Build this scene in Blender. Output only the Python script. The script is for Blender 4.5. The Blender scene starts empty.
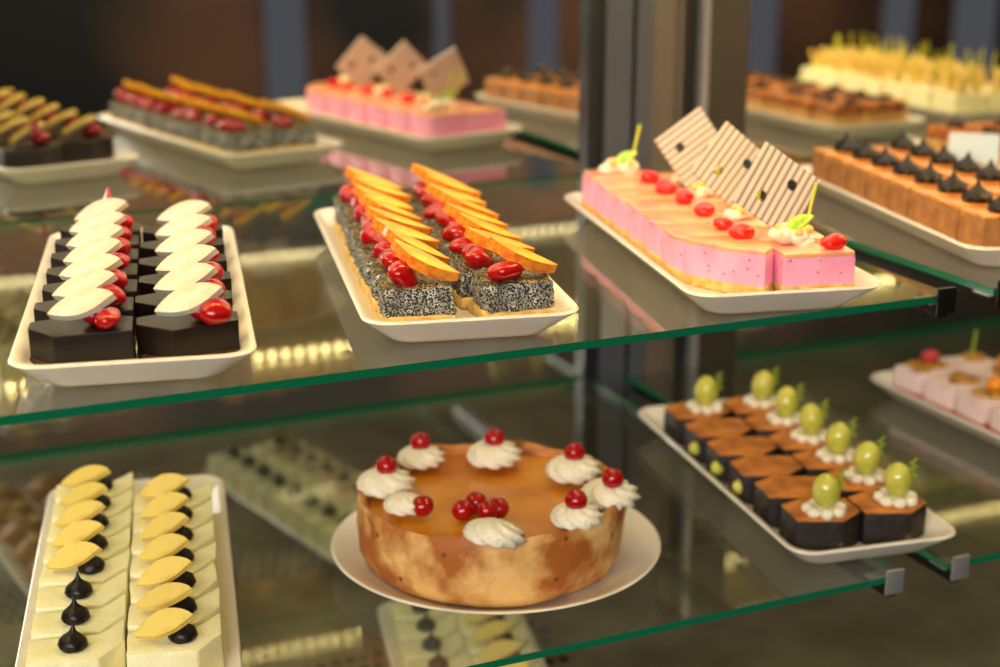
import bpy, bmesh, math, random
from math import sin, cos, pi, radians
from mathutils import Vector, Matrix, noise
random.seed(7)
C = bpy.context.scene.collection
ZB = 1.15            # height of the upper glass shelf above the shop floor
LOW = -0.2375        # lower shelf, relative to the upper one
DECK = -0.475        # metal deck, relative to the upper one
MY = 1.512           # mirror plane
roots = []

# ------------------------------------------------------------------ materials
def newmat(name):
    m = bpy.data.materials.new(name); m.use_nodes = True
    nt = m.node_tree
    return m, nt, nt.nodes['Principled BSDF']
def N(nt, t, **kw):
    n = nt.nodes.new(t)
    for k, v in kw.items():
        if k.startswith('_'): n.inputs[int(k[1:])].default_value = v
        else: setattr(n, k, v)
    return n
def c4(c): return (c[0], c[1], c[2], 1)
def srgb(r, g, b):
    f = lambda x: (x/255/12.92) if x/255 <= .04045 else ((x/255+.055)/1.055)**2.4
    return (f(r), f(g), f(b))
def mat(name, col, rough=.5, col2=None, scale=30, detail=3, lo=.4, hi=.6, metal=0, bump=0, bscale=None,
        sss=0, sssc=None, coat=0, trans=0, spots=None, emit=0, spec=.5, stretch=None):
    m, nt, b = newmat(name)
    b.inputs['Roughness'].default_value = rough
    b.inputs['Metallic'].default_value = metal
    b.inputs['Specular IOR Level'].default_value = spec
    b.inputs['Coat Weight'].default_value = coat
    b.inputs['Coat Roughness'].default_value = .08
    b.inputs['Transmission Weight'].default_value = trans
    if sss:
        b.inputs['Subsurface Weight'].default_value = sss
        b.inputs['Subsurface Radius'].default_value = sssc or (.6, .3, .2)
        b.inputs['Subsurface Scale'].default_value = .01
    tc = N(nt, 'ShaderNodeTexCoord')
    src = tc.outputs['Object']
    if stretch:
        mp = N(nt, 'ShaderNodeMapping'); mp.inputs['Scale'].default_value = stretch
        nt.links.new(src, mp.inputs[0]); src = mp.outputs[0]
    out = None
    if col2:
        n = N(nt, 'ShaderNodeTexNoise'); n.inputs['Scale'].default_value = scale; n.inputs['Detail'].default_value = detail
        nt.links.new(src, n.inputs['Vector'])
        r = N(nt, 'ShaderNodeValToRGB')
        r.color_ramp.elements[0].position = lo; r.color_ramp.elements[0].color = c4(col)
        r.color_ramp.elements[1].position = hi; r.color_ramp.elements[1].color = c4(col2)
        nt.links.new(n.outputs[0], r.inputs[0]); out = r.outputs[0]
    if spots:   # (colour, voronoi scale, radius)
        for sc_, ss, sr in (spots if isinstance(spots, list) else [spots]):
            v = N(nt, 'ShaderNodeTexVoronoi'); v.inputs['Scale'].default_value = ss
            nt.links.new(src, v.inputs['Vector'])
            lt = N(nt, 'ShaderNodeMath', operation='LESS_THAN'); lt.inputs[1].default_value = sr
            nt.links.new(v.outputs['Distance'], lt.inputs[0])
            mx = N(nt, 'ShaderNodeMix', data_type='RGBA')
            nt.links.new(lt.outputs[0], mx.inputs[0])
            if out: nt.links.new(out, mx.inputs[6])
            else: mx.inputs[6].default_value = c4(col)
            mx.inputs[7].default_value = c4(sc_)
            out = mx.outputs[2]
    if out: nt.links.new(out, b.inputs['Base Color'])
    else: b.inputs['Base Color'].default_value = c4(col)
    if bump:
        n2 = N(nt, 'ShaderNodeTexNoise'); n2.inputs['Scale'].default_value = bscale or scale*2; n2.inputs['Detail'].default_value = 4
        nt.links.new(src, n2.inputs['Vector'])
        bp = N(nt, 'ShaderNodeBump'); bp.inputs['Strength'].default_value = bump; bp.inputs['Distance'].default_value = .002
        nt.links.new(n2.outputs[0], bp.inputs['Height']); nt.links.new(bp.outputs[0], b.inputs['Normal'])
    if emit:
        b.inputs['Emission Color'].default_value = c4(col); b.inputs['Emission Strength'].default_value = emit
    return m

M = {}
M['porcelain'] = mat('porcelain', srgb(230, 222, 210), .26, coat=.25)
M['choc'] = mat('dark_chocolate', srgb(17, 10, 8), .42, srgb(26, 16, 12), 60, spec=.3)
M['crumb_dark'] = mat('dark_crumb_base', srgb(84, 48, 34), .8, srgb(40, 22, 16), 200, bump=.6)
M['cherry'] = mat('glace_cherry', srgb(164, 4, 10), .18, coat=.25)
M['cherry2'] = mat('bright_cherry', srgb(222, 22, 14), .15, coat=.3)
M['pear'] = mat('pear_flesh', srgb(214, 208, 196), .5, srgb(202, 190, 170), 90)
M['pearskin'] = mat('pear_skin', srgb(190, 160, 60), .35)
M['flesh_y'] = mat('yellow_apple_flesh', srgb(240, 186, 24), .4, srgb(226, 150, 20), 60)
M['skin_o'] = mat('orange_red_apple_skin', srgb(240, 150, 40), .3, srgb(206, 74, 24), 60, detail=6, lo=.42, hi=.72, coat=.2, stretch=(3, .5, 3))
M['flesh_p'] = mat('pale_apple_flesh', srgb(232, 204, 104), .45, srgb(206, 156, 50), 50, lo=.5, hi=.8)
M['skin_p'] = mat('golden_apple_skin', srgb(206, 160, 50), .4, srgb(150, 96, 34), 60)
M['poppy'] = mat('poppy_seed_cream', srgb(190, 192, 186), .75, srgb(136, 136, 128), 90, bump=.8, bscale=500,
                 spots=[(srgb(22, 20, 28), 560, .47), (srgb(36, 34, 42), 820, .42)])
M['poppytop'] = mat('poppy_seed_top', srgb(150, 126, 78), .8, srgb(84, 68, 46), 120, bump=.9, bscale=500,
                    spots=[(srgb(26, 22, 22), 430, .44)])
M['sponge'] = mat('pale_sponge', srgb(228, 196, 120), .8, srgb(206, 164, 88), 120, bump=.7, bscale=300)
M['pink'] = mat('pink_mousse', srgb(246, 168, 204), .5, srgb(240, 150, 190), 25, bump=.15, bscale=150,
                spots=[(srgb(214, 70, 110), 130, .13), (srgb(220, 50, 90), 60, .09)])
M['glaze'] = mat('peach_glaze', srgb(252, 178, 130), .25, srgb(250, 150, 140), 40, coat=.4)
M['cream'] = mat('whipped_cream', srgb(242, 232, 206), .5, sss=.25, sssc=(.8, .6, .4))
M['creamyel'] = mat('yellow_cream_bits', srgb(238, 218, 150), .5, srgb(240, 190, 90), 120)
M['kiwi'] = mat('green_fruit', srgb(130, 180, 40), .3, srgb(180, 206, 70), 150, coat=.4)
M['straw'] = mat('yellow_stalk', srgb(196, 196, 50), .5)
M['white_cake'] = mat('white_cream_cake', srgb(248, 242, 196), .55, srgb(244, 234, 176), 40, sss=.1, bump=.5, bscale=220)
M['choc_kiss'] = mat('chocolate_drop', srgb(24, 15, 12), .38, spec=.35)
M['mousse_b'] = mat('brown_mousse', srgb(176, 122, 66), .7, srgb(146, 96, 50), 60, bump=.4, bscale=250)
M['caramel'] = mat('caramel_top', srgb(222, 150, 66), .35, srgb(196, 118, 44), 60, coat=.3)
M['cocoa'] = mat('cocoa_top', srgb(214, 132, 50), .75, srgb(120, 62, 24), 34, detail=6, lo=.4, hi=.68, bump=.5)
M['brownie'] = mat('black_brownie', srgb(24, 17, 18), .55, srgb(30, 20, 20), 60, bump=.6, spots=[(srgb(96, 70, 58), 55, .15)])
M['grape'] = mat('green_grape', srgb(214, 206, 96), .18, srgb(190, 190, 70), 60, sss=.4, sssc=(.6, 1, .1), coat=.3)
M['herb'] = mat('green_herb', srgb(150, 176, 44), .6)
M['crust'] = mat('baked_crust', srgb(240, 192, 116), .6, srgb(176, 98, 34), 22, detail=8, lo=.44, hi=.60, bump=.9, bscale=60,
                 spots=[(srgb(130, 70, 30), 40, .10)])
M['crust_rim'] = mat('dark_crust_rim', srgb(140, 76, 28), .5, srgb(206, 134, 60), 40, lo=.4, hi=.6, bump=.5)
M['custard'] = mat('golden_custard', srgb(226, 150, 34), .35, srgb(186, 92, 16), 12, detail=5, lo=.42, hi=.68, coat=.2)
M['orange_c'] = mat('orange_caramel_cake', srgb(206, 120, 36), .6, srgb(120, 62, 22), 60, bump=.5)
M['biscuit'] = mat('golden_biscuit', srgb(214, 172, 108), .75, srgb(190, 140, 76), 60, bump=.5)
M['banana'] = mat('creamy_yellow_curl', srgb(240, 214, 130), .5, srgb(236, 196, 90), 60)
M['pinkwhite'] = mat('pink_white_sponge', srgb(238, 214, 210), .6, srgb(232, 186, 190), 40, lo=.45, hi=.7)
M['redj'] = mat('red_jelly', srgb(196, 60, 60), .3)
M['gold'] = mat('golden_topping', srgb(206, 150, 40), .5, srgb(150, 100, 30), 90, bump=.5)
M['orangef'] = mat('orange_fruit', srgb(246, 150, 20), .35)
M['pastry'] = mat('golden_pastry', srgb(200, 130, 40), .5, srgb(130, 74, 24), 30, bump=.5)
M['steel_dark'] = mat('dark_metal', srgb(50, 46, 44), .35, metal=.8)
M['steel'] = mat('brushed_steel', srgb(170, 168, 165), .3, metal=1)
M['clip_bright'] = mat('bright_steel_clip', srgb(190, 190, 190), .3, metal=.7)
M['deck'] = mat('satin_deck_metal', srgb(140, 130, 108), .36, srgb(112, 104, 84), 8, metal=.5)
M['postA'] = mat('black_profile', srgb(26, 26, 30), .4)
M['postB'] = mat('grey_profile', srgb(96, 100, 112), .3, metal=.5)
M['postC'] = mat('taupe_profile', srgb(92, 82, 74), .45)
M['postF'] = mat('brown_profile', srgb(50, 42, 36), .5)
M['postE'] = mat('bright_profile', srgb(150, 148, 156), .3, metal=.4)
M['card'] = mat('pale_card', srgb(206, 222, 236), .6)
M['white_panel'] = mat('ceiling_white', srgb(190, 180, 160), .5)
M['wall_dark'] = mat('dark_room_wall', srgb(30, 34, 34), .8, srgb(120, 84, 60), .7, detail=2, lo=.45, hi=.62)
M['floor_room'] = mat('dark_floor', srgb(50, 44, 40), .5, srgb(36, 32, 30), 3)

def striped():
    m, nt, b = newmat('striped_white_chocolate')
    tc = N(nt, 'ShaderNodeTexCoord')
    w = N(nt, 'ShaderNodeTexWave', wave_type='BANDS', bands_direction='Y'); w.inputs['Scale'].default_value = 52; w.inputs['Distortion'].default_value = .3
    nt.links.new(tc.outputs['Object'], w.inputs['Vector'])
    r = N(nt, 'ShaderNodeValToRGB'); r.color_ramp.elements[0].position = .15; r.color_ramp.elements[1].position = .5
    r.color_ramp.elements[0].color = c4(srgb(146, 124, 120)); r.color_ramp.elements[1].color = c4(srgb(214, 204, 198))
    nt.links.new(w.outputs[0], r.inputs[0]); nt.links.new(r.outputs[0], b.inputs['Base Color'])
    b.inputs['Roughness'].default_value = .45
    return m
M['striped'] = striped()

def emis(name, col, s):
    m = bpy.data.materials.new(name); m.use_nodes = True; nt = m.node_tree; nt.nodes.clear()
    e = N(nt, 'ShaderNodeEmission'); e.inputs[0].default_value = c4(col); e.inputs[1].default_value = s
    o = N(nt, 'ShaderNodeOutputMaterial'); nt.links.new(e.outputs[0], o.inputs[0]); return m
M['led'] = emis('warm_led', (1, .74, .30), 200)
M['led2'] = emis('dim_warm_led', (1, .8, .4), 10)
M['window'] = emis('pale_daylight', srgb(158, 158, 170), .26)
M['glow_lining'] = mat('canopy_lining', srgb(176, 160, 110), .6, emit=.09)  # faint glow built into the lining material, which is no lamp

def glass(name, tint, k=1.0, dust=.0):
    m = bpy.data.materials.new(name); m.use_nodes = True; nt = m.node_tree; nt.nodes.clear()
    g = N(nt, 'ShaderNodeNewGeometry')
    d = N(nt, 'ShaderNodeVectorMath', operation='DOT_PRODUCT'); nt.links.new(g.outputs['Incoming'], d.inputs[0]); nt.links.new(g.outputs['Normal'], d.inputs[1])
    a = N(nt, 'ShaderNodeMath', operation='ABSOLUTE'); nt.links.new(d.outputs['Value'], a.inputs[0])
    s = N(nt, 'ShaderNodeMath', operation='SUBTRACT'); s.inputs[0].default_value = 1; nt.links.new(a.outputs[0], s.inputs[1])
    p = N(nt, 'ShaderNodeMath', operation='POWER'); nt.links.new(s.outputs[0], p.inputs[0]); p.inputs[1].default_value = 5
    ml = N(nt, 'ShaderNodeMath', operation='MULTIPLY_ADD'); nt.links.new(p.outputs[0], ml.inputs[0]); ml.inputs[1].default_value = .96*k; ml.inputs[2].default_value = .04*k; ml.use_clamp = True
    t = N(nt, 'ShaderNodeBsdfTransparent'); t.inputs[0].default_value = c4(tint)
    gl = N(nt, 'ShaderNodeBsdfGlossy'); gl.inputs['Roughness'].default_value = .03
    mx = N(nt, 'ShaderNodeMixShader'); nt.links.new(ml.outputs[0], mx.inputs[0]); nt.links.new(t.outputs[0], mx.inputs[1]); nt.links.new(gl.outputs[0], mx.inputs[2])
    o = N(nt, 'ShaderNodeOutputMaterial')
    last = mx.outputs[0]
    if dust:
        df = N(nt, 'ShaderNodeBsdfDiffuse'); df.inputs[0].default_value = c4(srgb(200, 195, 170))
        mx2 = N(nt, 'ShaderNodeMixShader'); mx2.inputs[0].default_value = dust
        nt.links.new(last, mx2.inputs[1]); nt.links.new(df.outputs[0], mx2.inputs[2]); last = mx2.outputs[0]
    nt.links.new(last, o.inputs[0]); return m
M['glass'] = glass('shelf_glass', (.95, .97, .94), 1.8, .015)
M['glass_edge'] = mat('green_glass_edge', srgb(10, 96, 62), .15, emit=.12)  # green edge also emits a little, a glow put into its colour
mm, nt, b = newmat('mirror_silver'); b.inputs['Base Color'].default_value = (.82, .84, .80, 1); b.inputs['Metallic'].default_value = 1; b.inputs['Roughness'].default_value = 0
M['mirror'] = mm

# ------------------------------------------------------------------ object helpers
def empty(name, loc, rz=0, label=None, cat=None, group=None, kind=None):
    o = bpy.data.objects.new(name, None); o.empty_display_size = .02; C.objects.link(o)
    o.location = loc; o.rotation_euler = (0, 0, rz)
    tag(o, label, cat, group, kind); roots.append(o); return o
def tag(o, label=None, cat=None, group=None, kind=None):
    if label: o['label'] = label
    if cat: o['category'] = cat
    if group: o['group'] = group
    if kind: o['kind'] = kind
def obj(name, bm, mats, parent=None, smooth=True, mw=None):
    me = bpy.data.meshes.new(name)
    bmesh.ops.recalc_face_normals(bm, faces=bm.faces[:])
    if smooth:
        for f in bm.faces: f.smooth = True
        for e in bm.edges:
            if len(e.link_faces) == 2 and e.calc_face_angle(0) > radians(42): e.smooth = False
    bm.to_mesh(me); bm.free()
    for m in (mats if isinstance(mats, (list, tuple)) else [mats]): me.materials.append(M[m])
    o = bpy.data.objects.new(name, me); C.objects.link(o)
    if parent: o.parent = parent
    else: roots.append(o)
    if mw is not None: o.matrix_local = mw
    return o
def box_bm(x0, x1, y0, y1, z0, z1, bev=0):
    bm = bmesh.new(); bmesh.ops.create_cube(bm, size=1)
    for v in bm.verts:
        v.co = Vector((x0+(v.co.x+.5)*(x1-x0), y0+(v.co.y+.5)*(y1-y0), z0+(v.co.z+.5)*(z1-z0)))
    if bev: bmesh.ops.bevel(bm, geom=bm.edges[:], offset=bev, segments=2, affect='EDGES', profile=.6)
    return bm
def add_box(bm, *a):
    b2 = box_bm(*a); me = bpy.data.meshes.new('t'); b2.to_mesh(me); b2.free(); bm.from_mesh(me); bpy.data.meshes.remove(me)
def prism_bm(poly, z0, z1, bev=.0015, amp=0, cut=0, seed=0, topscale=1):
    bm = bmesh.new()
    cx = sum(p[0] for p in poly)/len(poly); cy = sum(p[1] for p in poly)/len(poly)
    a = [bm.verts.new((x, y, z0)) for x, y in poly]
    b_ = [bm.verts.new((cx+(x-cx)*topscale, cy+(y-cy)*topscale, z1)) for x, y in poly]
    n = len(poly)
    bm.faces.new(a[::-1]); bm.faces.new(b_)
    for i in range(n): bm.faces.new((a[i], a[(i+1) % n], b_[(i+1) % n], b_[i]))
    if bev: bmesh.ops.bevel(bm, geom=bm.edges[:], offset=bev, segments=2, affect='EDGES', profile=.6)
    if amp:
        bmesh.ops.triangulate(bm, faces=[f for f in bm.faces if len(f.verts) > 4])
        bmesh.ops.subdivide_edges(bm, edges=[e for e in bm.edges if e.calc_length() > .006], cuts=cut or 3, use_grid_fill=True)
        for v in bm.verts:
            d = noise.noise_vector(v.co*260+Vector((seed*7.3, seed, 0)))*amp + noise.noise_vector(v.co*90+Vector((seed*3.3, seed, 0)))*amp*.8
            v.co += d
    return bm
def lathe_bm(prof, seg=32, ridges=0, amp=0, twist=0, top=None):
    bm = bmesh.new(); rings = []
    z0, z1 = prof[0][1], prof[-1][1]
    for r, z in prof:
        ring = []
        for i in range(seg):
            t = 2*pi*i/seg
            k = 1
            if ridges: k = 1+amp*(abs(cos(ridges*.5*(t+twist*(z-z0)/(z1-z0+1e-9))))*2-1)
            ring.append(bm.verts.new((r*k*cos(t), r*k*sin(t), z)))
        rings.append(ring)
    for a, b_ in zip(rings, rings[1:]):
        for i in range(seg): bm.faces.new((a[i], a[(i+1) % seg], b_[(i+1) % seg], b_[i]))
    bm.faces.new(rings[0][::-1]); bm.faces.new(rings[-1])
    return bm
def ball_bm(rx, ry, rz, amp=0, seed=0, sub=3, c=(0, 0, 0), freq=120):
    bm = bmesh.new(); bmesh.ops.create_icosphere(bm, subdivisions=sub, radius=1)
    for v in bm.verts:
        p = Vector((v.co.x*rx, v.co.y*ry, v.co.z*rz))
        if amp: p += v.co*noise.noise(p*freq+Vector((seed*5.1, seed*2.3, 1)))*amp
        v.co = p+Vector(c)
    return bm
def join_bm(bms):
    out = bmesh.new()
    for b_ in bms:
        me = bpy.data.meshes.new('t'); b_.to_mesh(me); b_.free(); out.from_mesh(me); bpy.data.meshes.remove(me)
    return out
def tube_bm(pts, r0, r1=None, seg=8):
    r1 = r0 if r1 is None else r1
    bm = bmesh.new(); rings = []; n = len(pts)
    for i, p in enumerate(pts):
        p = Vector(p); d = (Vector(pts[min(i+1, n-1)])-Vector(pts[max(i-1, 0)])).normalized()
        u = d.orthogonal().normalized(); w = d.cross(u); r = r0+(r1-r0)*i/(n-1)
        rings.append([bm.verts.new(p+u*r*cos(2*pi*k/seg)+w*r*sin(2*pi*k/seg)) for k in range(seg)])
    for a, b_ in zip(rings, rings[1:]):
        for k in range(seg): bm.faces.new((a[k], a[(k+1) % seg], b_[(k+1) % seg], b_[k]))
    bm.faces.new(rings[0][::-1]); bm.faces.new(rings[-1])
    return bm
def slice_bm(L, W, T, chord=.25, n=18, bendt=0):
    """fruit slice in XY plane: long axis X, skin arc on +Y side, near-straight core side on -Y; face material 1 on the skin arc"""
    bm = bmesh.new(); up = []; lo = []
    pts = []
    for i in range(n+1):
        t = i/n; x = (t-.5)*L; pts.append((x, W*(1-chord)*sin(pi*t)**.75))
    for i in range(1, n):
        t = 1-i/n; x = (t-.5)*L; pts.append((x, -W*chord*sin(pi*t)))
    for x, y in pts:
        z = -bendt*(x/L*2)**2
        taper = .75+.25*(max(0, (y+W*chord)/W))
        up.append(bm.verts.new((x, y, T*.5*taper+z))); lo.append(bm.verts.new((x, y, -T*.5*taper+z)))
    m = len(pts)
    f1 = bm.faces.new(up); f2 = bm.faces.new(lo[::-1])
    for i in range(m):
        f = bm.faces.new((lo[i], lo[(i+1) % m], up[(i+1) % m], up[i]))
        f.material_index = 1 if i < n else 0
    return bm
def rrect(w, l, r, n=8):
    pts = []
    for cx, cy, a0 in ((w/2-r, l/2-r, 0), (-w/2+r, l/2-r, 90), (-w/2+r, -l/2+r, 180), (w/2-r, -l/2+r, 270)):
        for i in range(n+1):
            a = radians(a0+90*i/n); pts.append((cx+r*cos(a), cy+r*sin(a)))
    return pts
def loft_bm(rings):
    bm = bmesh.new(); R = [[bm.verts.new((x, y, z)) for x, y in pts] for pts, z in rings]
    n = len(R[0])
    for a, b_ in zip(R, R[1:]):
        for i in range(n): bm.faces.new((a[i], a[(i+1) % n], b_[(i+1) % n], b_[i]))
    bm.faces.new(R[0][::-1]); bm.faces.new(R[-1])
    return bm

TW, TL = .157, .405
class Tray:
    def __init__(s, nl, ang, z, label, group='white porcelain serving trays', W=TW, L=TL):
        s.nl, s.a, s.z, s.W, s.L = nl, radians(ang), z, W, L
        c = s.P(W/2, L/2)
        prof = [(.026, 0), (.022, .001), (.0185, .004), (.0135, .0085), (.002, .0185), (0, .0208), (.0012, .0225), (.0045, .0222), (.009, .0175), (.015, .0128), (.021, .0112), (.026, .0108)]
        rings = [(rrect(W-2*i, L-2*i, max(.022-i*.25, .01)), z_) for i, z_ in prof]
        o = obj('serving_tray', loft_bm(rings), 'porcelain')
        o.location = (c[0], c[1], z); o.rotation_euler = (0, 0, -s.a); tag(o, label, 'tray', group)
    def P(s, u, v, z=0):
        return (s.nl[0]+u*cos(s.a)+v*sin(s.a), s.nl[1]-u*sin(s.a)+v*cos(s.a), s.z+z)

def cherry_obj(parent, name, loc, r=.0085, m='cherry', flat=.82, lump=.25, seed=0):
    sx = 1+random.uniform(-.08, .18); sy = 1+random.uniform(-.08, .12)
    return obj(name, ball_bm(r*sx, r*sy, r*flat, r*lump, seed, 3, freq=70), m, parent, mw=Matrix.Translation(loc))
ORD = ['front', 'second from the front', 'third from the front', 'fourth from the front', 'fifth from the front', 'sixth from the front', 'seventh from the front', 'eighth from the front']
RL = Vector((.978, -.208, 0)); BL = Vector((-.208, -.978, 0)); UZ = Vector((0, 0, 1))
def orient(o, loc, X, Y):
    X = X.normalized(); Y = (Y-X*Y.dot(X)).normalized(); Z = X.cross(Y)
    o.matrix_local = Matrix.Translation(loc) @ Matrix((X, Y, Z)).transposed().to_4x4()
def jit(a): return Vector([random.uniform(-a, a) for _ in range(3)])
def place(o, loc, rx, ry, rz):
    o.location = loc; o.rotation_euler = (rx, ry, rz)
FZ = .0110   # tray floor height

# ------------------------------------------------------------------ upper shelf, tray 1: chocolate cakes
t1 = Tray((.083, .954), 11.9, 0, 'white rectangular tray carrying two rows of dark chocolate cakes with pear slices')
def hexa(w, d, ap, side):
    """top outline of a zig-zag cut cake: front and back apexes"""
    return [(-w/2, -d*side[0]), (ap*w, -d*.5), (w/2, -d*side[1]), (w/2, d*.24), (-ap*w*.2, d*.5), (-w/2, d*.2)]
seed = 0
for col, (cu, n, v0, pitch, ap, side, nm) in enumerate(((.0455, 7, .044, .0505, -.24, (.10, .40), 'left'), (.1125, 6, .042, .057, -.14, (.12, .16), 'right'))):
    for i in range(n):
        seed += 1
        wedge = not (col == 1 and i > 5)
        u = cu+random.uniform(-.001, .001)
        o = empty('chocolate_cake', t1.P(u, v0+i*pitch, FZ), -t1.a,
                  'dark chocolate cake with pear slice, %s in the %s row' % (ORD[i], nm), 'cake',
                  'dark chocolate cakes with pear slices on the leftmost upper tray')
        sc = .066
        obj('crumb_base', prism_bm(hexa(sc+.001, .0575, ap, side), 0, .006, .001, .0006, 2, seed), 'crumb_dark', o)
        obj('chocolate_body', prism_bm(hexa(sc, .0535, ap, side), .006, .0255, .0007), 'choc', o, smooth=False)
        cherry_obj(o, 'cherry', (.018, -.013, .0325), .0098, 'cherry', .8, .3, seed)
        if i == 0 or i == 3: cherry_obj(o, 'cherry', (.008, -.004, .0325), .008, 'cherry', .8, .3, seed+50)
        s = obj('pear_slice', slice_bm(.047, .0205, .0060, .42), ['pear', 'pearskin'], o)
        orient(s, (.002, -.008, .0395), RL+UZ*.32+jit(.06), -BL*.80+UZ*.55-RL*.1+jit(.06))
        if i == n-1 and col == 0:
            obj('cherry_tip', tube_bm([(.006, 0, .042), (.008, .004, .050), (.008, .006, .058)], .006, .0006), 'cherry', o)

# ------------------------------------------------------------------ tray 2: poppy seed cakes
t2 = Tray((.321, .958), 11.9, 0, 'white rectangular tray carrying two rows of poppy seed cakes with apple slices')
for col, (cu, nm) in enumerate(((.044, 'left'), (.107, 'right'))):
    for i in range(8):
        seed += 1
        w, d = .055+random.uniform(-.003, .002), .0405
        o = empty('poppy_seed_cake', t2.P(cu+random.uniform(-.003, .003)+(.003 if col else 0)*(i == 0), .042+i*.0445, FZ), -t2.a+radians(random.uniform(-5, 4)+(6 if col else 0)),
                  'poppy seed cake with orange skinned apple slice, %s in the %s row' % (ORD[i], nm), 'cake',
                  'poppy seed cakes with apple slices on the middle upper tray')
        p = [(-w/2, -d/2), (w/2, -d/2), (w/2, d/2), (-w/2, d/2)]
        obj('sponge_base', prism_bm([(x*1.02, y*1.04) for x, y in p], 0, .009, .002, .0012, 4, seed), 'sponge', o)
        bm = prism_bm([(x*.98, y*.98) for x, y in p],     .0075, .030, .003, .0024, 6, seed+9)
        for f in bm.faces:
            if f.calc_center_median().z > .0285: f.material_index = 1
        obj('poppy_layer', bm, ['poppy', 'poppytop'], o)
        cx = -.010+random.uniform(-.003, .003)
        cherry_obj(o, 'cherry', (cx, -.009, .0350), .0108, 'cherry', .74, .55, seed)
        if i % 3 == 1: cherry_obj(o, 'cherry', (cx+.001, .007, .0355), .0085, 'cherry', .85, .2, seed+70)
        s = obj('apple_slice', slice_bm(.054, .019, .0085, .22), ['flesh_y', 'skin_o'], o)
        orient(s, (.007, -.002, .0455), RL-UZ*.42+BL*.10+jit(.09), BL*1-UZ*.14+jit(.08))

# ------------------------------------------------------------------ tray 3: pink cakes
t3 = Tray((.566, .932), 11.9, 0, 'white rectangular tray carrying pink mousse cakes topped with striped chocolate squares')
def cream_pile(o, x, y, z, s=1, kiwi=True, straw=True, sd=0):
    rnd = random.Random(sd)
    bms = [ball_bm(.0075*s, .007*s, .006*s, .002, sd+k, 2, (x+rnd.uniform(-.012, .012)*s, y+rnd.uniform(-.008, .008)*s, z+rnd.uniform(.003, .009)*s)) for k in range(9)]
    obj('cream_topping', join_bm(bms), 'cream', o)
    bms = [ball_bm(.0035*s, .003*s, .003*s, .001, sd+k, 2, (x+rnd.uniform(-.013, .013)*s, y-.004+rnd.uniform(-.007, .007)*s, z+rnd.uniform(.008, .014)*s)) for k in range(6)]
    obj('fruit_bits', join_bm(bms), 'creamyel', o)
    if kiwi:
        k = obj('green_leaf_slice', slice_bm(.026*s, .010*s, .003, .3), ['kiwi', 'kiwi'], o)
        place(k, (x+.006, y-.002, z+.015*s), radians(40), radians(-24), radians(4))
    if straw:
        obj('yellow_stalk', tube_bm([(x+.013, y, z+.012), (x+.017, y+.004, z+.028), (x+.021, y+.006, z+.043), (x+.022, y+.006, z+.046)], .0013, .0018), 'straw', o)
def striped_square():
    bm = bmesh.new(); S = .056; T = .0022
    # outline square with two round holes -> grid approach using triangle fill
    out = [bm.verts.new((x, y, 0)) for x, y in ((-S/2, -S/2), (S/2, -S/2), (S/2, S/2), (-S/2, S/2))]
    ed = [bm.edges.new((out[i], out[(i+1) % 4])) for i in range(4)]
    for hx, hy in ((-.011, .009), (.011, -.009)):
        ring = [bm.verts.new((hx+.0048*cos(2*pi*k/16), hy+.0048*sin(2*pi*k/16), 0)) for k in range(16)]
        ed += [bm.edges.new((ring[k], ring[(k+1) % 16])) for k in range(16)]
    bmesh.ops.triangle_fill(bm, edges=ed, use_beauty=True, use_dissolve=False)
    bad = [f for f in bm.faces if any((f.calc_center_median().xy-Vector(h)).length < .0042 for h in ((-.011, .009), (.011, -.009)))]
    if bad: bmesh.ops.delete(bm, geom=bad, context='FACES_ONLY')
    r = bmesh.ops.extrude_face_region(bm, geom=bm.faces[:])
    for v in r['geom']:
        if isinstance(v, bmesh.types.BMVert): v.co.z += T
    return bm
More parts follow.
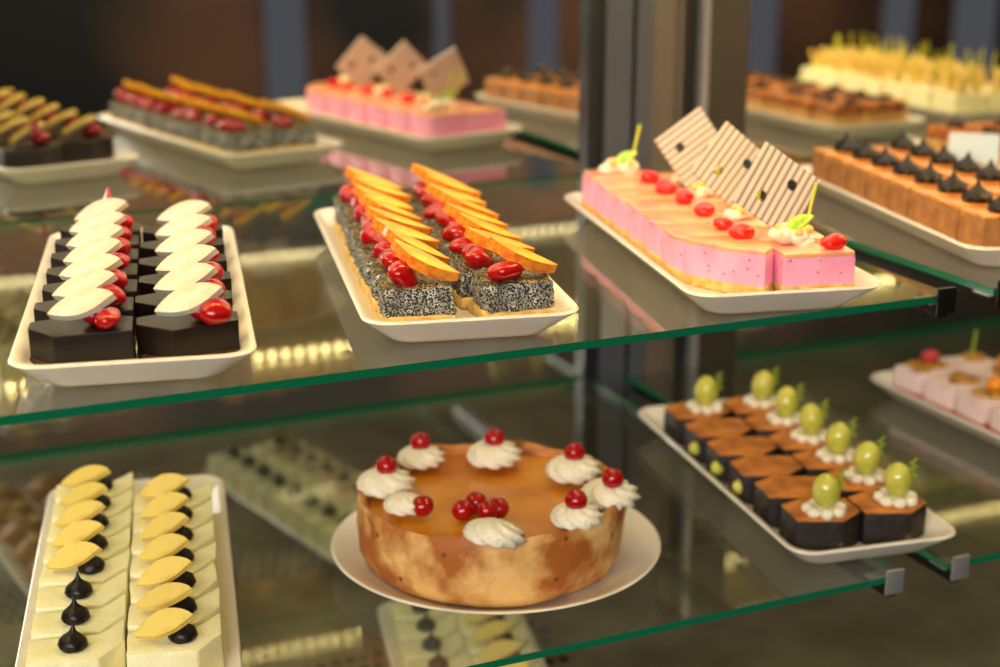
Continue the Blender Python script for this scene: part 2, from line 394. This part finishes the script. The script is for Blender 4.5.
for col, (cu, nm) in enumerate(((.047, 'left'), (.110, 'right'))):
    n = 7
    for i in range(n):
        seed += 1
        w, d = .060, .050
        u = cu + (.006*sin(i*1.3)*0 if col == 0 else .0)
        v = (.062 if col == 0 else .050)+i*.0505
        rz = 0
        hgt = (.035 if col == 0 else .032)+(.0012, 0, .0006)[i % 3]
        top = {0: 'striped chocolate square' if col else 'one cherry'}
        has_plate = col == 1 and i in (1, 3, 5)
        has_pile = (col == 1 and i in (0, 2, 4, 5)) or (col == 0 and i == 6)
        desc = 'pink mousse cake with a ' + ('striped chocolate square' if has_plate else 'cream pile' if has_pile else 'red cherry')
        o = empty('pink_mousse_cake', t3.P(u, v, FZ), -t3.a+radians(rz),
                  desc+', %s in the %s row' % (ORD[i], nm), 'cake', 'pink mousse cakes on the right upper tray')
        k = -.35 if col == 0 else 0
        # left-hand cakes have a slanted, gently curved outer face
        if col == 0: p = [(-w/2+.007, -d/2), (w/2, -d/2), (w/2, d/2), (-w/2+.005, d/2), (-w/2+.0005, d/2-.006), (-w/2-.001, 0), (-w/2+.0005, -d/2+.006)]
        else: p = [(-w/2, -d/2), (w/2-.002, -d/2), (w/2, d/2), (-w/2, d/2)]
        if i == 0 and col == 0: p = [(w/2-.012, -d/2-.012), (w/2, -d/2+.002), (w/2, d/2), (-w/2+.005, d/2), (-w/2+.003, d/2-.008), (-w/2+.024, -d/2+.010)]
        obj('sponge_base', prism_bm([(x*1.02, y*1.0) for x, y in p], 0, .0085, .001, .0006, 3, seed), 'sponge', o)
        obj('pink_mousse', prism_bm(p, .008, hgt-.0035, .0008), 'pink', o, smooth=False)
        obj('peach_glaze', prism_bm([(x*.985, y*.985) for x, y in p], hgt-.0036, hgt, .0012), 'glaze', o)
        if col == 0 and i < 6: cherry_obj(o, 'cherry', (.017, .002 if i else .014, hgt+.0050), .0090, 'cherry2', .7, .3, seed)
        if col == 0 and i == 6:
            cream_pile(o, 0, -.005, hgt, 1.0, sd=seed)
        if col == 1:
            if i == 0:
                cherry_obj(o, 'cherry', (.014, -.012, hgt+.0050), .0090, 'cherry2', .7, .3, seed)
                cream_pile(o, -.012, .008, hgt, 1.05, sd=seed)
            elif has_pile:
                cream_pile(o, -.014, .008, hgt, .8, straw=True, sd=seed)
            if has_plate:
                s = obj('striped_chocolate_square', striped_square(), 'striped', o)
                # stands on a corner facing the customer, leaning back
                R = Matrix.Rotation(radians(6), 4, 'Z') @ Matrix.Rotation(radians(72), 4, 'X') @ Matrix.Rotation(radians(45+{1: 8, 3: 2, 5: -14}[i]), 4, 'Z')
                s.matrix_local = Matrix.Translation((-.010, -.004, hgt+.036)) @ R

# ------------------------------------------------------------------ tray 4: brown mousse cakes with chocolate rosettes
def kiss_prof(r, h):
    return [(r*.82, 0), (r, h*.12), (r*.98, h*.26), (r*.8, h*.42), (r*.5, h*.54), (r*.24, h*.68), (r*.12, h*.84), (r*.05, h*.97), (.0002, h)]
def kiss(o, name, loc, r, h, m='choc_kiss', ridges=0, amp=0, twist=0, tilt=0):
    k = obj(name, lathe_bm(kiss_prof(r, h), 40, ridges, amp, twist), m, o)
    k.location = loc; k.rotation_euler = (radians(tilt), radians(random.uniform(-6, 6)), random.uniform(0, 6)); return k
t4 = Tray((.856, .970), 11.9, 0, 'white rectangular tray carrying brown mousse cakes, rightmost on the upper shelf')
for col, (cu, nm) in enumerate(((.045, 'left'), (.108, 'right'))):
    for i in range(8):
        seed += 1
        o = empty('brown_mousse_cake', t4.P(cu, .038+i*.0455, FZ), -t4.a+radians(random.uniform(-3, 3)),
                  'brown mousse cake with chocolate rosette, %s in the %s row' % (ORD[i], nm), 'cake', 'brown mousse cakes with chocolate rosettes')
        w, d = .056, .0415
        p = [(-w/2, -d/2), (w/2, -d/2), (w/2, d/2), (-w/2, d/2)]
        obj('mousse_body', prism_bm(p, 0, .031, .0015, .0004, 2, seed), 'mousse_b', o)
        obj('caramel_top', prism_bm([(x*.99, y*.99) for x, y in p], .031, .035, .0012), 'caramel', o)
        kiss(o, 'chocolate_rosette', (0, -.004, .0348), .0125, .020, ridges=8, amp=.12, twist=2)

# ------------------------------------------------------------------ trays beyond the frame edge, seen in the mirror
t5 = Tray((1.140, 1.045), 2, 0, 'white tray carrying orange brown caramel cakes, mirrored right of the dark post')
for col in range(2):
    for i in range(7):
        seed += 1
        o = empty('caramel_cake', t5.P(.045+col*.062, .045+i*.052, FZ), -t5.a+radians(random.uniform(-5, 5)),
                  'orange brown caramel cake mirrored just right of the dark post', 'cake', 'caramel cakes seen in the mirror')
        p = [(-.028, -.024), (.028, -.024), (.028, .024), (-.028, .024)]
        obj('biscuit_base', prism_bm(p, 0, .020, .002, .0008, 2, seed), 'biscuit', o)
        obj('caramel_layer', prism_bm([(x*.95, y*.95) for x, y in p], .020, .034, .003, .0014, 3, seed), 'orange_c', o)
        obj('chocolate_crumble', join_bm([ball_bm(.006, .006, .004, .002, seed+k, 2, (random.uniform(-.018, .018), random.uniform(-.014, .014), .036)) for k in range(5)]), 'crumb_dark', o)
t6 = Tray((1.375, 1.01), 0, 0, 'white tray carrying cream cakes heaped with pale yellow curls, seen only in the mirror')
for col in range(2):
    for i in range(7):
        seed += 1
        o = empty('cream_curl_cake', t6.P(.043+col*.064, .045+i*.052, FZ), -t6.a+radians(random.uniform(-8, 8)),
                  'cream cake heaped with pale yellow curls at the upper right of the mirror', 'cake', 'cream curl cakes seen in the mirror')
        p = [(-.029, -.024), (.029, -.024), (.029, .024), (-.029, .024)]
        obj('cream_body', prism_bm(p, 0, .034+random.uniform(-.0015, .0015), .003, .001, 2, seed), 'white_cake', o)
        bl = []
        for k in range(9):
            x, y = random.uniform(-.022, .022), random.uniform(-.018, .018); a = random.uniform(0, 6.3)
            bl.append(tube_bm([(x, y, .030), (x+.005*cos(a), y+.005*sin(a), .046), (x+.012*cos(a), y+.012*sin(a), .060)], .0055, .003))
        obj('yellow_curls', join_bm(bl), 'banana', o)
        bl = []
        for k in range(2):
            x, y = random.uniform(-.015, .015), random.uniform(-.012, .012)
            bl.append(tube_bm([(x, y, .045), (x+random.uniform(-.008, .008), y, .084)], .002, .0012, 6))
        obj('yellow_stalk', join_bm(bl), 'straw', o)

# ------------------------------------------------------------------ price card
o = empty('price_card', (1.103, 1.262, 0.0), radians(-38), 'small blank pale blue card standing beside the brown mousse cakes', 'card')
roots[-1] = o
obj('card_face', prism_bm([(-.026, -.0005), (.026, -.0005), (.026, .0005), (-.026, .0005)], 0.032, .062, 0), 'card', o, smooth=False)
obj('card_foot', box_bm(-.010, .010, -.007, .007, 0, .003, .0008), 'steel', o)
obj('card_stem', tube_bm([(0, .001, .002), (0, .001, .034)], .0012), 'steel', o)

# ------------------------------------------------------------------ lower shelf, tray 7: white cream cakes
def white_cake(t, u, v, lab, grp, drop, sl, rz=0):
    global seed
    seed += 1
    o = empty('cream_cake', t.P(u, v, FZ), -t.a+radians(rz), lab, 'cake', grp)
    w, d = .065, .0345
    fr = [(-w/2, -.022), (w*.24, -.027), (w/2, -.002)]
    p = fr + [(x, y+d) for x, y in fr[::-1]]
    obj('cream_body', prism_bm(p, 0, .034, .0018, .0005, 2, seed), 'white_cake', o)
    if drop: kiss(o, 'chocolate_drop', (.006 if sl else -.002, -.006, .0338), .0100, .019, ridges=6, amp=.05, twist=2)
    if sl:
        s = obj('apple_slice', slice_bm(.045, .0185, .006, .36), ['flesh_p', 'skin_p'], o)
        orient(s, (-.006, -.010, .0465), RL+UZ*.42+jit(.10), -BL*.8+UZ*random.uniform(.3, .8)-RL*.1+jit(.06))
    return o
t7 = Tray((.064, .960), 11.9, LOW, 'white rectangular tray carrying two rows of white cream cakes at the lower left')
for col, (cu, nm, v0, n, pt) in enumerate(((.0445, 'left', .042, 8, .0420), (.1115, 'right', .040, 7, .0430))):
    for i in range(n):
        if col == 0 and i < 3: d_ = 'with a bare chocolate drop'
        else: d_ = 'with a yellow apple slice'
        white_cake(t7, cu, v0+i*pt, 'white cream cake %s, %s in the %s row' % (d_, ORD[i], nm), 'white cream cakes on the lower left tray',
                   True, not (col == 0 and i < 3), random.uniform(-3, 3))

# ------------------------------------------------------------------ cheesecake on a round plate
CX, CY = .477, 1.090
prof = [(.085, 0), (.088, .0015), (.112, .008), (.136, .0165), (.139, .0185), (.137, .0195), (.132, .0180), (.118, .0105), (.108, .006), (.02, .0055), (.001, .0055)]
o = obj('round_plate', lathe_bm(prof, 96), 'porcelain'); o.location = (CX, CY, LOW); tag(o, 'round white plate under the whole cheesecake on the lower shelf', 'plate')
ck = empty('whole_cheesecake', (CX-.006, CY-.003, LOW+.0062), 0, 'whole round golden cheesecake topped with whipped cream rosettes and red cherries', 'cake')
def cake_bm():
    bm = bmesh.new(); seg = 120; rings = []
    prof = [(.098, 0), (.1045, .004), (.1085, .012), (.1115, .028), (.1125, .042), (.1115, .0485), (.1090, .0525), (.1060, .0515), (.1035, .044), (.1030, .040)]
    for j, (r, z) in enumerate([(a, b_*1.2) for a, b_ in prof]):
        ring = []
        for i in range(seg):
            t = 2*pi*i/seg
            v = Vector((cos(t), sin(t), z*30))
            k = 1+.030*noise.noise(v*2.2)+.016*noise.noise(v*6)
            zz = z+(.0060*noise.noise(Vector((cos(t)*2, sin(t)*2, 4)))+.0015*noise.noise(Vector((cos(t)*7, sin(t)*7, 4))))*(z/.05)
            ring.append(bm.verts.new((r*k*cos(t), r*k*sin(t), zz)))
        rings.append(ring)
    for j, (a, b_) in enumerate(zip(rings, rings[1:])):
        for i in range(seg):
            f = bm.faces.new((a[i], a[(i+1) % seg], b_[(i+1) % seg], b_[i]))
            f.material_index = 1 if j >= 6 else 0
    bm.faces.new(rings[0][::-1])
    return bm
obj('baked_crust', cake_bm(), ['crust', 'crust_rim'], ck)
bm = bmesh.new(); bmesh.ops.create_circle(bm, cap_ends=True, radius=.104, segments=96)
bmesh.ops.inset_region(bm, faces=bm.faces[:], thickness=.02)
for v in bm.verts: v.co.z = .0525+.0015*noise.noise(v.co*40)
obj('golden_filling', bm, 'custard', ck)
def rosette(o, x, y, z, s, cherry=True, lean=(0, 0), cr=.0085, coff=(0, 0, 0)):
    prof = [(.0165, 0), (.0185, .0015), (.0198, .004), (.0198, .0065), (.0185, .009), (.0165, .0112), (.0138, .013), (.0105, .0146), (.0065, .0158), (.003, .0164), (.0005, .0166)]
    r = obj('cream_rosette', lathe_bm([(a*s, b_*s) for a, b_ in prof], 112, 8, .17, 1.5), 'cream', o)
    for e in r.data.edges: e.use_edge_sharp = False
    r.location = (x, y, z); r.rotation_euler = (radians(lean[0]), radians(lean[1]), random.uniform(0, 3))
    if cherry:
        c = obj('cherry', ball_bm(cr, cr, cr*.95, .0006, x*999, 3), 'cherry', r)
        c.location = (coff[0], coff[1], .0195*s+coff[2])
kx, ky = CX-.006, CY-.003
for wx, wy, sc_, hasc, off in ((.392, 1.124, 1.1, 1, (-.001, 0, 0)), (.441, 1.170, .95, 1, (.001, 0, .001)), (.501, 1.148, 1.1, 1, (0, 0, 0)), (.549, 1.088, 1.1, 1, (0, 0, 0)),
                               (.551, 1.026, 1.1, 1, (-.006, 0, .001)), (.507, .998, .95, 1, (.001, 0, 0)), (.431, .990, 1.1, 0, 0), (.392, 1.078, .8, 0, 0)):
    rosette(ck, wx-kx, wy-ky, .0590, sc_, hasc, (14, 0) if (wy < 1.0 and wx < .46) else (0, 0), .0092, off or (0, 0, 0))
cherry_obj(ck, 'cherry', (.402-kx, 1.066-ky, .0645), .0092, 'cherry', .95, .05)
for x, y, z in ((-.015, .004, .0620), (.001, .016, .0620), (.012, -.004, .0625), (-.001, -.012, .0655)):
    cherry_obj(ck, 'cherry', (.446-kx+x, 1.046-ky+y, z), .0092, 'cherry', .95, .05)

# ------------------------------------------------------------------ tray 8: brownies with grapes
tg = Tray((.686, .952), 8, LOW, 'white rectangular tray carrying dark brownies with green grapes on the lower shelf', L=.385)
for col, (cu, nm) in enumerate(((.044, 'left'), (.107, 'right'))):
    for i in range(6):
        seed += 1
        gr = col == 1 or i in (0, 5)
        o = empty('grape_brownie', tg.P(cu, .046+i*.0535, FZ), -tg.a+radians(random.uniform(-3, 3)),
                  ('dark brownie with green grape on cream' if gr else 'dark brownie with bare cocoa top')+', %s in the %s row' % (ORD[i], nm),
                  'cake', 'dark brownies on the lower right tray')
        w, d = .061, .058
        ap = .12
        p = [(-w/2, -d*.34), (ap*w, -d*.5), (w/2, -d*.22), (w/2, d*.28), (-ap*w, d*.44), (-w/2, d*.26)]
        obj('brownie_body', prism_bm(p, 0, .0285, .0012, .0006, 2, seed), 'brownie', o)
        obj('cocoa_top', prism_bm([(x*.985, y*.985) for x, y in p], .0283, .0300, .0006, .0004, 2, seed+3), 'cocoa', o)
        if gr:
            x, y = (-.002, -.010) if i == 0 and col == 0 else (.006, -.004)
            bms = []
            for k in range(7):
                a = 2*pi*k/7
                bms.append(ball_bm(.0062, .0062, .0048, .0012, seed+k, 2, (x+.0135*cos(a), y+.0125*sin(a), .0335)))
            bms.append(ball_bm(.012, .011, .004, .001, seed, 2, (x, y, .0330)))
            obj('cream_ring', join_bm(bms), 'cream', o)
            g = obj('green_grape', ball_bm(.0118, .0118, .0160, .0004, seed, 3), 'grape', o)
            place(g, (x, y, .0500), radians(random.uniform(-8, 8)), radians(random.uniform(-8, 8)), 0)
            st = [(x+.013, y+.002, .038), (x+.015, y+.003, .052), (x+.0155, y+.003, .066)]
            bms = [tube_bm(st, .0011, .0007, 6)]
            for k in range(9):
                zz = .050+k*.002; a = k*2.4
                bms.append(ball_bm(.0022, .0012, .0012, 0, 0, 1, (x+.0152+.003*cos(a), y+.003+.003*sin(a), zz)))
            obj('herb_sprig', join_bm(bms), 'herb', o)
for k, (u, v) in enumerate(((.0135, .258), (.0135, .205), (.0135, .155))):
    o = obj('grape', ball_bm(.0068, .0068, .0068, .0003, k, 3), 'grape'); o.location = tg.P(u-.0, v-.012, .026)
    tag(o, 'small loose green grape beside the brownies, ' + ('farthest of three', 'middle of three', 'nearest of three')[k], 'grape', 'loose grapes between the brownies and the tray rim')

# ------------------------------------------------------------------ tray 9: pink and white cakes, lower right edge
tp = Tray((1.032, .925), 0, LOW, 'white rectangular tray carrying pink and white cakes at the right edge')
for col in range(2):
    for i in range(7):
        seed += 1
        nm = ('left', 'right')[col]
        o = empty('pink_white_cake', tp.P(.045+col*.062, .04+i*.052, FZ), -tp.a+radians(random.uniform(-6, 6)),
                  'pink and white cake with golden topping, %s in the %s row' % (ORD[i], nm), 'cake', 'pink and white cakes at the right edge')
        p = [(-.028, -.023), (.028, -.023), (.028, .023), (-.028, .023)]
        obj('jelly_base', prism_bm(p, 0, .006, .001), 'redj', o)
        obj('sponge_body', prism_bm([(x*.98, y*.98) for x, y in p], .006, .030, .004, .001, 2, seed), 'pinkwhite', o)
        obj('golden_topping', join_bm([ball_bm(.012, .008, .004, .002, seed+k, 2, (random.uniform(-.014, .014), random.uniform(-.012, .012), .032)) for k in range(4)]), 'gold', o)
        if (i+col) % 2 == 0:
            c = cherry_obj(o, 'fruit_piece', (.004, .0, .042), .010, 'orangef' if i % 4 < 2 else 'redj', .8, .3, seed)
        if col == 1:
            obj('green_stalk', tube_bm([(0, 0, .036), (.004, .002, .056), (.006, .003, .064)], .0016, .001), 'herb', o)

# ------------------------------------------------------------------ deck trays
td = Tray((.405, 1.075), 13, DECK, 'white tray carrying cream cakes on the metal deck beneath the glass shelf')
for col, (cu, nm) in enumerate(((.043, 'left'), (.109, 'right'))):
    for i in range(8):
        white_cake(td, cu, .04+i*.0425, 'cream cake %s on the deck, %s in the %s row' % (('with chocolate drop', 'with apple slice')[col], ORD[i], nm),
                   'cream cakes on the deck tray', True, col == 1)
te = Tray((.10, 1.06), 8, DECK, 'white tray carrying golden pastries on the metal deck at the far left')
for col in range(2):
    for i in range(6):
        seed += 1
        o = empty('golden_pastry', te.P(.042+col*.066, .045+i*.06, FZ), random.uniform(-.4, .4),
                  'golden brown pastry curl on the deck tray at the far left', 'pastry', 'golden pastries on the deck tray')
        obj('pastry_body', ball_bm(.031, .025, .019, .006, seed, 3, (0, 0, .017), freq=60), 'pastry', o)
        obj('sugar_topping', join_bm([ball_bm(.007, .005, .004, .002, seed+k, 2, (random.uniform(-.014, .014), random.uniform(-.01, .01), .036)) for k in range(3)]), 'flesh_p', o)

# ------------------------------------------------------------------ the display case
def shelf(x0, x1, z, label):
    o = empty('glass_shelf', ((x0+x1)/2, .9285, z), 0, label, 'shelf', 'glass shelves of the display case')
    w = (x1-x0)/2
    bm = box_bm(-w, w, 0, MY-.006-.9285, -.006, 0)
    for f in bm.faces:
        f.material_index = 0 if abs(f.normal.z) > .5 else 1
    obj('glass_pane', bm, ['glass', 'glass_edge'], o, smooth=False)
    return o
shelf(-.55, .803, 0, 'long upper glass shelf with green polished edge under the black, poppy and pink cakes')
shelf(.845, 2.1, 0, 'upper glass shelf at the right under the brown mousse cakes')
shelf(-.55, .778, LOW, 'long lower glass shelf with green edge under the cheesecake')
shelf(.822, 2.1, LOW, 'lower glass shelf at the right under the pink and white cakes')

def bracket(x, z, m, label):
    o = empty('shelf_bracket', (x, .922, z), 0, label, 'bracket', 'metal shelf brackets')
    obj('bracket_arm', box_bm(-.005, .005, .004, MY-.922-.002, -.018, -.0065, .001), 'steel_dark', o)
    obj('bracket_arm_lip', box_bm(-.009, .009, .010, .030, -.0082, -.0062, .0004), 'clip_bright', o)
    bm = box_bm(-.0085, .0085, 0, .003, -.014, .0075, .0006)
    obj('front_clip', bm, m, o)
bracket(.793, 0, 'steel_dark', 'dark metal clip holding the right end of the long upper shelf')
bracket(.853, 0, 'steel_dark', 'dark metal clip holding the left end of the right upper shelf')
bracket(.764, LOW, 'clip_bright', 'shiny metal clip holding the right end of the long lower shelf')
bracket(.832, LOW, 'clip_bright', 'shiny metal clip holding the left end of the right lower shelf')

o = obj('metal_deck', box_bm(-.7, 2.2, .86, MY-.001, DECK-.03, DECK, .002), 'deck'); tag(o, 'satin metal deck forming the floor of the display case', 'deck')
# vent slots in the deck near the mirror
bm = bmesh.new()
for r in range(5):
    for k in range(60):
        x = -.3+k*.016+(r % 2)*.008
        add_box(bm, x, x+.010, 1.30+r*.022, 1.308+r*.022, DECK+.0002, DECK+.0012)
o = obj('vent_grille', bm, 'steel_dark', smooth=False); tag(o, 'dark slotted vent grille set in the metal deck before the mirror', 'grille')

def mirror(x0, x1, label):
    o = obj('back_mirror', box_bm(x0, x1, MY, MY+.006, DECK-.028, .351), 'mirror', smooth=False); tag(o, label, 'mirror', 'mirror panels of the case back')
mirror(-.75, .770, 'large back mirror left of the dark post, reflecting the cakes')
mirror(.972, 2.2, 'back mirror right of the dark post, reflecting caramel and cream cakes')
po = empty('support_post', (.87, MY, DECK), 0, 'dark upright metal post with lighter strips between the two mirrors', 'post')
H_ = .36-DECK
for nm, a, b_, dep, m in (('black_strip', -.102, -.084, .012, 'postA'), ('grey_strip', -.084, -.052, .018, 'postB'), ('dark_groove', -.052, -.046, .010, 'postA'), ('grey_strip', -.046, -.026, .018, 'postB'),
                       ('taupe_strip', -.026, .008, .014, 'postC'), ('bright_edge', .008, .013, .018, 'postC'), ('black_recess', .013, .038, .006, 'postA'),
                       ('bright_edge', .038, .047, .018, 'postE'), ('brown_strip', .047, .103, .012, 'postF')):
    obj(nm, box_bm(a, b_, -dep, .006, 0, H_, .0006), m, po, smooth=False)

# canopy with LED strips above the frame
can = empty('case_canopy', (.75, .9, .352), 0, 'pale canopy lining over the display case with LED strips', 'canopy')
obj('canopy_lining', box_bm(-1.45, 1.45, -.66, MY+.01-.9, 0, .023, .002), 'glow_lining', can)
def led(y, m):
    o = obj('led_strip', box_bm(-1.3, 1.3, -.012, .012, -.004, 0, .0005), 'steel', can); o.location = (0, y-.9, 0)
    bm = bmesh.new()
    R_ = .0062 if m == 'led' else .0045
    base = ball_bm(R_, R_, .004, 0, 0, 1); me = bpy.data.meshes.new('t'); base.to_mesh(me); base.free()
    for k in range(124):
        for r in ((0,) if m == 'led' else (-.007, .007)):
            n0 = len(bm.verts); bm.from_mesh(me); bm.verts.ensure_lookup_table()
            for v in bm.verts[n0:]: v.co += Vector((-1.28+k*.0205+(.010 if r > 0 else 0), r, -.005))
    b_ = obj('led_beads', bm, m, o); b_['kind'] = 'stuff'
led(.935, 'led'); led(.335, 'led2')

# ------------------------------------------------------------------ the shop behind the camera, seen in the mirror
def wallobj(name, bm, m): 
    o = obj(name, bm, m, smooth=False); o['kind'] = 'structure'; return o
wallobj('floor', box_bm(-7, 7, -4.2, 2.4, -ZB-.05, -ZB), 'floor_room')
wallobj('ceiling', box_bm(-7, 7, -4.2, 2.4, 1.85, 1.9), 'wall_dark')
wallobj('wall_front', box_bm(-7, 7, -4.2, -4.1, -ZB, 1.85), 'wall_dark')
wallobj('wall_back', box_bm(-7, 7, 2.3, 2.4, -ZB, 1.85), 'wall_dark')
wallobj('wall_left', box_bm(-7.1, -7, -4.2, 2.4, -ZB, 1.85), 'wall_dark')
wallobj('wall_right', box_bm(7, 7.1, -4.2, 2.4, -ZB, 1.85), 'wall_dark')
for k, (a, b_) in enumerate(((1.93, 2.12), (2.79, 2.86), (3.30, 3.46), (4.6, 4.78), (5.5, 5.7), (6.0, 6.3), (-.6, -.2), (-3, -2.2))):
    wallobj('window_%d' % (k+1), box_bm(a, b_, -4.1, -4.08, -.9, 1.2), 'window')
o = obj('counter_base', box_bm(-.75, 2.25, .84, 1.60, -ZB, DECK-.03, .003), 'steel_dark'); tag(o, 'dark counter base under the display case', 'counter')

# ------------------------------------------------------------------ lights
def area(name, loc, rot, sx, sy, power, col):
    l = bpy.data.lights.new(name, 'AREA'); l.shape = 'RECTANGLE'; l.size = sx; l.size_y = sy; l.energy = power; l.color = col
    o = bpy.data.objects.new(name, l); C.objects.link(o); o.location = loc; o.rotation_euler = [radians(a) for a in rot]; roots.append(o); return o
area('case_fill', (.75, 1.25, .345), (0, 0, 0), 2.4, .28, 6.5, (1, .86, .62))  # added area lamp carrying the LED strips' light, placed outside the shelf reflections
area('room_fill', (-1.2, -1.3, .80), (76, 0, -38), 2.3, .9, 85, (1, .95, .90))  # added fill lamp hanging in the room, brightens tray fronts and lower shelf
area('far_wall_fill', (2.5, -2.9, 1.6), (-30, 0, 0), 5.0, .6, 90, (1, .85, .7))  # added lamp aimed at the wall behind the camera to lift its blacks

w = bpy.data.worlds.new('World'); bpy.context.scene.world = w; w.use_nodes = True
w.node_tree.nodes['Background'].inputs[0].default_value = (.05, .05, .06, 1); w.node_tree.nodes['Background'].inputs[1].default_value = .3

# ------------------------------------------------------------------ camera
cam = bpy.data.cameras.new('camera'); co = bpy.data.objects.new('camera', cam); C.objects.link(co)
cam.sensor_width = 36; cam.lens = 1525/1000*36; cam.clip_start = .02
pit = math.degrees(math.atan((333.5+112)/1525))
co.location = (0, 0, .31); co.rotation_euler = (radians(90-pit), 0, radians(-23.8)); roots.append(co)
cam.dof.use_dof = True; cam.dof.focus_distance = 1.075; cam.dof.aperture_fstop = 3.7; cam.dof.aperture_blades = 0
for r in roots: r.location.z += ZB
bpy.context.scene.view_settings.view_transform = 'Standard'
bpy.context.scene.view_settings.exposure = -0.12
bpy.context.scene.cycles.use_denoising = True
bpy.context.scene.cycles.max_bounces = 14
bpy.context.scene.cycles.transparent_max_bounces = 16
